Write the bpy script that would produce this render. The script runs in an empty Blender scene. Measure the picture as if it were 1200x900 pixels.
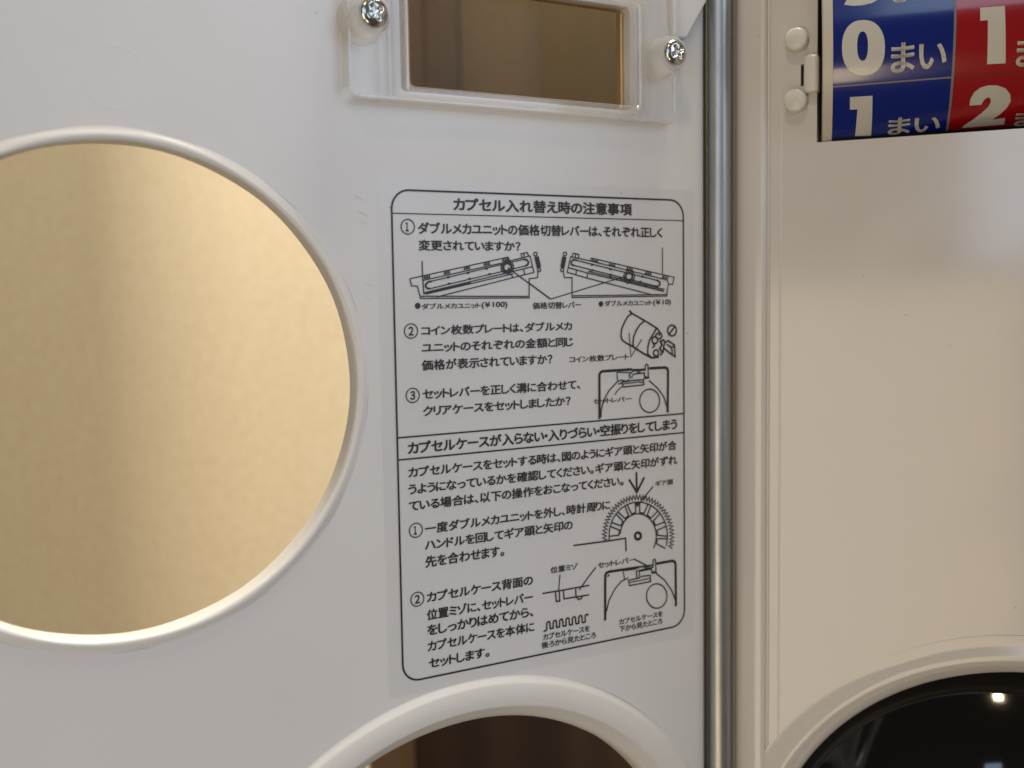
import bpy, bmesh, math
from mathutils import Vector, Matrix, Euler

# ------------------------------------------------------------------ camera
scene = bpy.context.scene
COL = scene.collection
cam_d = bpy.data.cameras.new("camera")
cam = bpy.data.objects.new("camera", cam_d)
COL.objects.link(cam)
scene.camera = cam
cam_d.sensor_width = 36.0
cam_d.lens = 1284.15 / 1200 * 36
cam_d.clip_start = 0.005
cam_d.clip_end = 20
cam_d.dof.use_dof = True
cam_d.dof.focus_distance = 0.190
cam_d.dof.aperture_fstop = 20.0
right = Vector((0.99987714, -0.00126416, -0.0156237))
up = Vector((0.01567476, 0.08063954, 0.99662007))
fwd = Vector((0.0, 0.99674253, -0.08064945))
mw = Matrix.Identity(4)
for i in range(3):
    mw[i][0] = right[i]; mw[i][1] = up[i]; mw[i][2] = -fwd[i]
mw[0][3], mw[1][3], mw[2][3] = -0.0406208, -0.2143801, 0.0
cam.matrix_world = mw

# ------------------------------------------------------------------ light
world = bpy.data.worlds.new("World")
scene.world = world
world.use_nodes = True
bg = world.node_tree.nodes["Background"]
bg.inputs[0].default_value = (1.0, 0.84, 0.68, 1)
bg.inputs[1].default_value = 0.06


def area(name, loc, target, sx, sy, power, col, spread=180):
    d = bpy.data.lights.new(name, 'AREA')
    d.shape = 'RECTANGLE'; d.size = sx; d.size_y = sy
    d.energy = power; d.color = col; d.spread = math.radians(spread)
    o = bpy.data.objects.new(name, d); COL.objects.link(o)
    o.location = loc
    o.rotation_euler = (Vector(target) - Vector(loc)).to_track_quat('-Z', 'Y').to_euler()
    return o


area("window_light", (1.65, -1.45, 0.80), (0.0, -0.02, 0.35), 1.15, 1.35, 17.5, (0.68, 0.80, 1.0))
area("side_window_light", (-0.905, -2.3, 0.72), (-0.905, 0, 0.72), 0.27, 1.32, 5.4, (0.62, 0.75, 1.0))
area("middle_window_light", (-0.12, -2.3, 0.50), (-0.12, 0, 0.50), 0.40, 0.88, 3.0, (0.60, 0.80, 1.0))
area("added_warm_fill", (-0.12, -0.62, -0.50), (-0.02, 0, -0.12), 0.16, 0.16, 0.6, (1.0, 0.76, 0.46))  # added fill, warms the lower part of door and body
area("ceiling_lamp", (-0.22, -0.74, 0.92), (0, 0, 0), 0.05, 0.05, 2.0, (1.0, 0.76, 0.48))
area("added_bounce_light", (-0.63, -1.13, -0.37), (-0.60, 0, -0.37), 0.46, 0.76, 3.7, (1.0, 0.83, 0.60))  # added in place of an unseen bright surface, reflects in the body panel
area("room_lamp_behind", (0.05, 0.06, 0.52), (-0.13, 0.2, -0.02), 0.22, 0.22, 7.6, (1.0, 0.92, 0.78))

scene.view_settings.view_transform = 'Standard'
scene.view_settings.look = 'None'
scene.view_settings.gamma = 1
scene.view_settings.use_curve_mapping = False
scene.view_settings.exposure = 0.03
scene.render.engine = 'CYCLES'
scene.cycles.max_bounces = 10
scene.cycles.transparent_max_bounces = 16
scene.cycles.caustics_reflective = False
scene.cycles.caustics_refractive = False
scene.cycles.use_denoising = True

MM = 0.001

# ------------------------------------------------------------------ materials


def srgb(r, g, b):
    f = lambda c: ((c / 255 + 0.055) / 1.055) ** 2.4 if c > 10 else c / 255 / 12.92
    return (f(r), f(g), f(b), 1)


def mat(name, col, rough=0.5, metal=0.0, spec=0.5, bump=0, bscale=300, var=0, vscale=20, coat=0, tcol=None, dist=0.00002, rvar=0):
    m = bpy.data.materials.new(name); m.use_nodes = True
    nt = m.node_tree; n = nt.nodes; l = nt.links
    b = n["Principled BSDF"]
    b.inputs["Base Color"].default_value = col
    b.inputs["Roughness"].default_value = rough
    b.inputs["Metallic"].default_value = metal
    b.inputs["Specular IOR Level"].default_value = spec
    b.inputs["Coat Weight"].default_value = coat
    b.inputs["Coat Roughness"].default_value = 0.08
    tc = n.new("ShaderNodeTexCoord")
    if var:
        nz = n.new("ShaderNodeTexNoise"); nz.inputs["Scale"].default_value = vscale
        nz.inputs["Detail"].default_value = 8; nz.inputs["Roughness"].default_value = 0.62
        l.new(tc.outputs["Object"], nz.inputs["Vector"])
        mx = n.new("ShaderNodeMix"); mx.data_type = 'RGBA'
        mx.inputs[6].default_value = col
        mx.inputs[7].default_value = tcol or (col[0] * (1 - var), col[1] * (1 - var), col[2] * (1 - var), 1)
        mr = n.new("ShaderNodeMapRange")
        mr.inputs[1].default_value = 0.2; mr.inputs[2].default_value = 0.8
        l.new(nz.outputs[0], mr.inputs[0]); l.new(mr.outputs[0], mx.inputs[0])
        l.new(mx.outputs[2], b.inputs["Base Color"])
    if rvar:
        nz3 = n.new("ShaderNodeTexNoise"); nz3.inputs["Scale"].default_value = 45
        nz3.inputs["Detail"].default_value = 7
        l.new(tc.outputs["Object"], nz3.inputs["Vector"])
        mr3 = n.new("ShaderNodeMapRange"); mr3.inputs[1].default_value = 0.2; mr3.inputs[2].default_value = 0.8
        mr3.inputs[3].default_value = rough - rvar; mr3.inputs[4].default_value = rough + rvar
        l.new(nz3.outputs[0], mr3.inputs[0]); l.new(mr3.outputs[0], b.inputs["Roughness"])
    if bump:
        nz2 = n.new("ShaderNodeTexNoise"); nz2.inputs["Scale"].default_value = bscale
        nz2.inputs["Detail"].default_value = 4
        l.new(tc.outputs["Object"], nz2.inputs["Vector"])
        bp = n.new("ShaderNodeBump"); bp.inputs["Strength"].default_value = bump
        bp.inputs["Distance"].default_value = dist
        l.new(nz2.outputs[0], bp.inputs["Height"]); l.new(bp.outputs[0], b.inputs["Normal"])
    return m


def specked(name, col, rough, bump, bscale, speck=(0.30, 0.24, 0.17, 1)):
    """moulded plastic: faint grime patches, sparse specks and scuffs, soft ripple"""
    m = mat(name, col, rough, bump=bump, bscale=bscale, var=0.05, vscale=30, rvar=0.06)
    nt = m.node_tree; n = nt.nodes; l = nt.links
    b = n["Principled BSDF"]
    src = b.inputs["Base Color"].links[0].from_socket
    tc = n.new("ShaderNodeTexCoord")
    v = n.new("ShaderNodeTexVoronoi"); v.inputs["Scale"].default_value = 260
    l.new(tc.outputs["Object"], v.inputs["Vector"])
    lt = n.new("ShaderNodeMath"); lt.operation = 'LESS_THAN'; lt.inputs[1].default_value = 0.055
    l.new(v.outputs["Distance"], lt.inputs[0])
    sep = n.new("ShaderNodeSeparateColor"); l.new(v.outputs["Color"], sep.inputs[0])
    gt = n.new("ShaderNodeMath"); gt.operation = 'GREATER_THAN'; gt.inputs[1].default_value = 0.93
    l.new(sep.outputs[0], gt.inputs[0])
    mu = n.new("ShaderNodeMath"); mu.operation = 'MULTIPLY'
    l.new(lt.outputs[0], mu.inputs[0]); l.new(gt.outputs[0], mu.inputs[1])
    mu2 = n.new("ShaderNodeMath"); mu2.operation = 'MULTIPLY'; mu2.inputs[1].default_value = 0.45
    l.new(mu.outputs[0], mu2.inputs[0])
    mx = n.new("ShaderNodeMix"); mx.data_type = 'RGBA'
    l.new(mu2.outputs[0], mx.inputs[0]); l.new(src, mx.inputs[6]); mx.inputs[7].default_value = speck
    l.new(mx.outputs[2], b.inputs["Base Color"])
    return m


def clear(name, tint=(0.97, 0.97, 0.96, 1), milk=0.10, rough=0.08, edge=0.5):
    """thin clear plastic: transparent with a fresnel gloss and a little milkiness"""
    m = bpy.data.materials.new(name); m.use_nodes = True
    nt = m.node_tree; n = nt.nodes; l = nt.links
    n.remove(n["Principled BSDF"])
    out = n["Material Output"]
    tr = n.new("ShaderNodeBsdfTransparent"); tr.inputs[0].default_value = tint
    di = n.new("ShaderNodeBsdfDiffuse"); di.inputs[0].default_value = (0.9, 0.89, 0.88, 1)
    tl = n.new("ShaderNodeBsdfTranslucent"); tl.inputs[0].default_value = (0.9, 0.89, 0.88, 1)
    gl = n.new("ShaderNodeBsdfGlossy"); gl.inputs["Roughness"].default_value = rough
    a0 = n.new("ShaderNodeMixShader"); a0.inputs[0].default_value = 0.5
    l.new(di.outputs[0], a0.inputs[1]); l.new(tl.outputs[0], a0.inputs[2])
    a = n.new("ShaderNodeMixShader"); a.inputs[0].default_value = milk
    l.new(tr.outputs[0], a.inputs[1]); l.new(a0.outputs[0], a.inputs[2])
    fr = n.new("ShaderNodeFresnel"); fr.inputs[0].default_value = 1.49
    mu = n.new("ShaderNodeMath"); mu.operation = 'MULTIPLY'; mu.inputs[1].default_value = edge
    ge = n.new("ShaderNodeNewGeometry")
    fb = n.new("ShaderNodeMath"); fb.operation = 'SUBTRACT'; fb.inputs[0].default_value = 1.0
    l.new(ge.outputs["Backfacing"], fb.inputs[1])
    fm = n.new("ShaderNodeMath"); fm.operation = 'MULTIPLY'
    l.new(fr.outputs[0], fm.inputs[0]); l.new(fb.outputs[0], fm.inputs[1])
    l.new(fm.outputs[0], mu.inputs[0])
    c = n.new("ShaderNodeMixShader"); l.new(mu.outputs[0], c.inputs[0])
    l.new(a.outputs[0], c.inputs[1]); l.new(gl.outputs[0], c.inputs[2])
    l.new(c.outputs[0], out.inputs[0])
    return m


M = {}
M['door'] = specked('white_door_plastic', (0.72, 0.705, 0.69, 1), 0.33, 0.25, 420)
M['rim'] = mat('rim_plastic', (0.76, 0.735, 0.69, 1), 0.34, bump=0.35, bscale=160, var=0.07, vscale=60, rvar=0.08)
M['body'] = specked('body_plastic', (0.66, 0.625, 0.58, 1), 0.12, 0.35, 70)
M['print'] = mat('black_print', (0.022, 0.019, 0.017, 1), 0.45)
M['acrylic'] = clear('clear_acrylic', tint=(0.985, 0.985, 0.98, 1), milk=0.05, edge=0.9)
M['acrylic_edge'] = clear('clear_acrylic_edge', tint=(0.98, 0.975, 0.965, 1), milk=0.16, rough=0.12, edge=1.0)
M['boss'] = clear('clear_boss', tint=(0.98, 0.97, 0.95, 1), milk=0.3, rough=0.12, edge=1.0)
M['film'] = clear('sticker_film', tint=(0.997, 0.997, 0.998, 1), milk=0.006, rough=0.22, edge=0.5)
M['pane'] = clear('tinted_pane', tint=(0.80, 0.71, 0.56, 1), milk=0.015, rough=0.04, edge=0.12)
M['scratch'] = mat('pale_scuff', (0.42, 0.35, 0.27, 1), 0.6)
M['steel'] = mat('zinc_steel', (0.50, 0.51, 0.50, 1), 0.42, metal=1.0, bump=0.04, bscale=900, var=0.2, vscale=120, rvar=0.05)
M['screw'] = mat('screw_steel', (0.62, 0.62, 0.58, 1), 0.2, metal=1.0, bump=0.1, bscale=1500)
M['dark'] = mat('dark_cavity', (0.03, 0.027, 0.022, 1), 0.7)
M['channel'] = mat('hinge_channel', (0.50, 0.48, 0.44, 1), 0.6)
M['blue'] = mat('blue_print', (0.003, 0.016, 0.19, 1), 0.18, coat=0.6, bump=0.03, bscale=300)
M['red'] = mat('red_print', (0.34, 0.006, 0.010, 1), 0.18, coat=0.6, bump=0.03, bscale=300)
M['greyline'] = mat('grey_divider', (0.20, 0.19, 0.19, 1), 0.35)
M['digit'] = mat('cream_print', (0.62, 0.59, 0.52, 1), 0.3, coat=0.25)
M['cream'] = mat('cream_plastic', (0.66, 0.59, 0.46, 1), 0.35, var=0.08, vscale=90)
M['pin'] = mat('pin_plastic', (0.70, 0.665, 0.60, 1), 0.3, bump=0.2, bscale=300)
M['black'] = mat('black_gloss', (0.006, 0.006, 0.006, 1), 0.06, bump=0.02, bscale=60)
M['board'] = mat('beige_board', (0.78, 0.66, 0.45, 1), 0.7, var=0.3, vscale=260, tcol=(0.69, 0.55, 0.34, 1))


def wood(name, a, b, sc=(38, 38, 2.2)):
    m = bpy.data.materials.new(name); m.use_nodes = True
    nt = m.node_tree; n = nt.nodes; l = nt.links
    p = n["Principled BSDF"]; p.inputs["Roughness"].default_value = 0.5
    tc = n.new("ShaderNodeTexCoord"); mp = n.new("ShaderNodeMapping"); mp.inputs["Scale"].default_value = sc
    nz = n.new("ShaderNodeTexNoise"); nz.inputs["Scale"].default_value = 1; nz.inputs["Detail"].default_value = 6
    l.new(tc.outputs["Object"], mp.inputs[0]); l.new(mp.outputs[0], nz.inputs["Vector"])
    cr = n.new("ShaderNodeValToRGB")
    cr.color_ramp.elements[0].position = 0.35; cr.color_ramp.elements[0].color = a
    cr.color_ramp.elements[1].position = 0.68; cr.color_ramp.elements[1].color = b
    l.new(nz.outputs[0], cr.inputs[0]); l.new(cr.outputs[0], p.inputs["Base Color"])
    return m


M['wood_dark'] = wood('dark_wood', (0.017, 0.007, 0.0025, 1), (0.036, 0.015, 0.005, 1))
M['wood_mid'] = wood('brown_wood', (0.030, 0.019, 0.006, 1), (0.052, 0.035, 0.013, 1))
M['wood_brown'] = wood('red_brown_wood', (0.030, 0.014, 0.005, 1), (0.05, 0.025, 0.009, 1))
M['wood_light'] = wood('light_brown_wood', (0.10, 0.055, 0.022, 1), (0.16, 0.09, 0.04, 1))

# ------------------------------------------------------------------ builders


def frame(xdir):
    """local X along the panel, Y up, Z out of the panel towards the viewer"""
    x = Vector((xdir[0], xdir[1], 0)); y = Vector((0, 0, 1)); z = x.cross(y)
    m = Matrix.Identity(4)
    for i in range(3):
        m[i][0] = x[i]; m[i][1] = y[i]; m[i][2] = z[i]
    return m


def thing(name, label, cat, mtx=None, group=None):
    o = bpy.data.objects.new(name, None); COL.objects.link(o)
    o.empty_display_size = 0.01
    if mtx is not None: o.matrix_world = mtx
    o['label'] = label; o['category'] = cat
    if group: o['group'] = group
    return o


def obj(name, vs, fs, m, parent=None, smooth=False, loc=None, label=None, sharp=None):
    me = bpy.data.meshes.new(name)
    me.from_pydata([tuple(c * MM for c in v) for v in vs], [], fs)
    me.materials.append(m)
    me.update()
    o = bpy.data.objects.new(name, me); COL.objects.link(o)
    if parent: o.parent = parent
    if loc: o.location = Vector(loc) * MM
    if label: o['label'] = label
    if smooth:
        me.polygons.foreach_set('use_smooth', [True] * len(me.polygons))
        if sharp: me.set_sharp_from_angle(angle=math.radians(sharp))
    return o


def bmobj(name, bm, m, parent=None, smooth=False, loc=None, label=None, sharp=None):
    me = bpy.data.meshes.new(name)
    for v in bm.verts: v.co *= MM
    bmesh.ops.recalc_face_normals(bm, faces=bm.faces)
    bm.to_mesh(me); bm.free(); me.materials.append(m)
    o = bpy.data.objects.new(name, me); COL.objects.link(o)
    if parent: o.parent = parent
    if loc: o.location = Vector(loc) * MM
    if label: o['label'] = label
    if smooth:
        me.polygons.foreach_set('use_smooth', [True] * len(me.polygons))
        if sharp: me.set_sharp_from_angle(angle=math.radians(sharp))
    return o


def circle(cx, cy, r, n=160):
    return [(cx + r * math.cos(2 * math.pi * i / n), cy + r * math.sin(2 * math.pi * i / n)) for i in range(n)]


def rrect(x0, y0, x1, y1, r, n=8):
    out = []
    for cx, cy, a in ((x1 - r, y1 - r, 0), (x0 + r, y1 - r, 90), (x0 + r, y0 + r, 180), (x1 - r, y0 + r, 270)):
        for k in range(n + 1):
            t = math.radians(a + 90 * k / n); out.append((cx + r * math.cos(t), cy + r * math.sin(t)))
    return out


def plate(loops, z):
    """flat sheet with holes: first loop outer, others holes"""
    bm = bmesh.new(); es = []
    for lp in loops:
        vs = [bm.verts.new((x, y, z)) for x, y in lp]
        es += [bm.edges.new((vs[i], vs[(i + 1) % len(vs)])) for i in range(len(vs))]
    bmesh.ops.triangle_fill(bm, use_beauty=True, use_dissolve=False, edges=es, normal=(0, 0, 1))
    for f in bm.faces:
        if f.normal.z < 0: f.normal_flip()
    return bm


def solid(loops, z0, z1, bev=0):
    """plate with thickness z0..z1 (z1 in front), optional small front bevel"""
    bm = plate(loops, z1)
    top = list(bm.faces)
    r = bmesh.ops.extrude_face_region(bm, geom=top)
    nv = [g for g in r['geom'] if isinstance(g, bmesh.types.BMVert)]
    for v in nv: v.co.z = z0
    bmesh.ops.recalc_face_normals(bm, faces=bm.faces)
    if bev:
        es = [e for e in bm.edges if len(e.link_faces) == 2 and e.calc_face_angle(0) > 0.7 and all(abs(v.co.z - z1) < 1e-6 for v in e.verts)]
        bmesh.ops.bevel(bm, geom=es, offset=bev, segments=3, affect='EDGES', profile=0.5)
    return bm


def lathe(profile, cx=0, cy=0, n=160, cap0=False, cap1=False, wob=None):
    vs = []; fs = []
    for j, (r, z) in enumerate(profile):
        for i in range(n):
            a = 2 * math.pi * i / n
            dr = wob(a, j) if wob else 0
            vs.append((cx + (r + dr) * math.cos(a), cy + (r + dr) * math.sin(a), z))
    for j in range(len(profile) - 1):
        for i in range(n):
            k = (i + 1) % n
            fs.append((j * n + i, (j + 1) * n + i, (j + 1) * n + k, j * n + k))
    if cap0: fs.append(tuple(range(n))[::-1])
    if cap1: fs.append(tuple((len(profile) - 1) * n + i for i in range(n)))
    return vs, fs


def sweep_y(profile, y0, y1, ny=1):
    vs = []; fs = []; n = len(profile)
    for j in range(ny + 1):
        y = y0 + (y1 - y0) * j / ny
        vs += [(x, y, z) for x, z in profile]
    for j in range(ny):
        for i in range(n - 1):
            fs.append((j * n + i, j * n + i + 1, (j + 1) * n + i + 1, (j + 1) * n + i))
    return vs, fs


def box(bm, x0, y0, z0, x1, y1, z1):
    v = [bm.verts.new(p) for p in ((x0, y0, z0), (x1, y0, z0), (x1, y1, z0), (x0, y1, z0), (x0, y0, z1), (x1, y0, z1), (x1, y1, z1), (x0, y1, z1))]
    for f in ((0, 3, 2, 1), (4, 5, 6, 7), (0, 1, 5, 4), (1, 2, 6, 5), (2, 3, 7, 6), (3, 0, 4, 7)): bm.faces.new([v[i] for i in f])


def bbox(x0, y0, z0, x1, y1, z1, bev=0.3, seg=3):
    bm = bmesh.new(); box(bm, x0, y0, z0, x1, y1, z1)
    if bev: bmesh.ops.bevel(bm, geom=list(bm.edges), offset=bev, segments=seg, affect='EDGES', profile=0.5)
    return bm


GLYPH = {}


def glyph(ch):
    if ch not in GLYPH:
        c = bpy.data.curves.new('txt', 'FONT'); c.body = ch; c.size = 1
        c.resolution_u = 3; c.fill_mode = 'FRONT'
        o = bpy.data.objects.new('txt', c); COL.objects.link(o)
        dg = bpy.context.evaluated_depsgraph_get()
        me = bpy.data.meshes.new_from_object(o.evaluated_get(dg))
        GLYPH[ch] = ([(v.co.x, v.co.y) for v in me.vertices], [tuple(p.vertices) for p in me.polygons])
        bpy.data.objects.remove(o); bpy.data.curves.remove(c); bpy.data.meshes.remove(me)
    return GLYPH[ch]


def text_fit(body, x0, y0, x1, y1, bold=0.0, gap=0.09):
    """proportionally set line stretched to its printed box; bold thickens the strokes"""
    pen = 0.0; items = []
    for ch in body:
        v, f = glyph(ch)
        a0 = min(p[0] for p in v); a1 = max(p[0] for p in v)
        items.append((v, f, pen - (0.25 - (a1 - a0) / 2 - (0.0 if not ch.isdigit() else 0) if False else a0) if not ch.isdigit() else pen + 0.25 - (a0 + a1) / 2)); pen += (0.50 if ch.isdigit() else (a1 - a0) + (gap + 0.10 if ch in '、。' else gap))
    vs = []; fs = []
    rep_ = [(0, 0)] if not bold else [(math.cos(k * math.pi / 3), math.sin(k * math.pi / 3)) for k in range(6)] + [(0, 0)]
    lay = []
    for v, f, dx in items:
        for k, (bx, by) in enumerate(rep_):
            b = len(vs)
            vs += [(x + dx + bx * bold, y + by * bold) for x, y in v]; lay += [k] * len(v)
            fs += [tuple(i + b for i in q) for q in f]
    a0 = min(v[0] for v in vs); a1 = max(v[0] for v in vs); b0 = min(v[1] for v in vs); b1 = max(v[1] for v in vs)
    return [(x0 + (x - a0) / (a1 - a0) * (x1 - x0), y0 + (y - b0) / (b1 - b0) * (y1 - y0), 0.0012 * k) for (x, y), k in zip(vs, lay)], fs


def ribbon(pts, w, vs, fs, z, closed=False):
    """flat line of width w with mitred joints"""
    P = [Vector((p[0], p[1])) for p in pts]
    Q = [P[0]]
    for q in P[1:]:
        if (q - Q[-1]).length > 1e-4: Q.append(q)
    P = Q
    if not closed and len(P) > 2 and (P[0] - P[-1]).length < 1e-3: P = P[:-1]; closed = True
    n = len(P); base = len(vs)
    for i in range(n):
        a = P[i - 1] if (i > 0 or closed) else None
        b = P[(i + 1) % n] if (i < n - 1 or closed) else None
        d1 = (P[i] - a).normalized() if a is not None else None
        d2 = (b - P[i]).normalized() if b is not None else None
        if d1 is None: d1 = d2
        if d2 is None: d2 = d1
        n1 = Vector((-d1.y, d1.x)); n2 = Vector((-d2.y, d2.x))
        m = n1 + n2
        if m.length < 0.3: m = n1
        m.normalize()
        k = (w / 2) / max(0.5, m.dot(n1))
        for s in (1, -1): vs.append((P[i].x + m.x * k * s, P[i].y + m.y * k * s, z))
    for i in range(n if closed else n - 1):
        j = (i + 1) % n
        fs.append((base + 2 * i, base + 2 * i + 1, base + 2 * j + 1, base + 2 * j))


TEXTS=[
 ('カプセル入れ替え時の注意事項', 11.24, -3.15, 48.16, -0.92, 2),
 ('ダブルメカユニットの価格切替レバーは、それぞれ正しく', 4.59, -7.1, 55.14, -5.12, 1),
 ('変更されていますか？', 4.65, -9.82, 24.21, -8.04, 1),
 ('ダブルメカユニット', 4.97, -19.54, 16.13, -18.54, 0),
 ('(¥100)', 16.29, -19.71, 21.37, -18.46, 0),
 ('価格切替レバー', 26.47, -19.92, 36.68, -18.71, 0),
 ('ダブルメカユニット', 41.81, -19.72, 52.7, -18.66, 0),
 ('(¥10)', 52.9, -19.89, 57.09, -18.63, 0),
 ('コイン枚数プレートは、ダブルメカ', 4.81, -23.9, 34.7, -22.23, 1),
 ('ユニットのそれぞれの金額と同じ', 4.81, -26.78, 34.9, -25.03, 1),
 ('価格が表示されていますか？', 4.73, -29.74, 30.45, -27.92, 1),
 ('セットレバーを正しく溝に合わせて、', 4.82, -34.56, 36.34, -32.78, 1),
 ('クリアケースをセットしましたか？', 4.79, -37.41, 34.2, -35.71, 1),
 ('コイン枚数プレート', 34.01, -29.71, 47.23, -28.55, 0),
 ('セットレバー', 39.11, -37.52, 47.81, -36.51, 0),
 ('カプセルケースが入らない・入りづらい・空振りをしてしまう', 1.86, -43.61, 58.53, -41.46, 2),
 ('カプセルケースをセットする時は、図のようにギア頭と矢印が合', 1.83, -47.53, 58.34, -45.68, 1),
 ('うようになっているかを確認してください。ギア頭と矢印がずれ', 1.76, -50.38, 58.5, -48.52, 1),
 ('ている場合は、以下の操作をおこなってください。', 1.8, -53.2, 45.78, -51.35, 1),
 ('一度ダブルメカユニットを外し、時計周りに', 4.65, -57.4, 42.71, -55.54, 1),
 ('ハンドルを回してギア頭と矢印の', 4.59, -60.19, 34.36, -58.32, 1),
 ('先を合わせます。', 4.6, -63.15, 19.94, -61.14, 1),
 ('カプセルケース背面の', 4.72, -69.21, 25.75, -67.33, 1),
 ('位置ミゾに、セットレバー', 4.65, -72.27, 25.69, -70.36, 1),
 ('をしっかりはめてから、', 4.68, -74.91, 25.74, -73.07, 1),
 ('カプセルケースを本体に', 4.69, -77.74, 25.89, -75.84, 1),
 ('セットします。', 4.81, -80.68, 16.64, -78.89, 1),
 ('位置ミゾ', 29.46, -67.66, 35.36, -66.46, 0),
 ('セットレバー', 39.76, -68.17, 48.39, -67.02, 0),
 ('カプセルケースを', 27.66, -79.71, 37.87, -78.53, 0),
 ('後ろから見たところ', 27.35, -81.22, 39.23, -79.99, 0),
 ('カプセルケースを', 44.49, -79.64, 54.83, -78.51, 0),
 ('下から見たところ', 44.53, -81.1, 54.71, -79.93, 0),
 ('ギア頭', 53.18, -54.18, 57.44, -53.08, 0),
]
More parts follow.
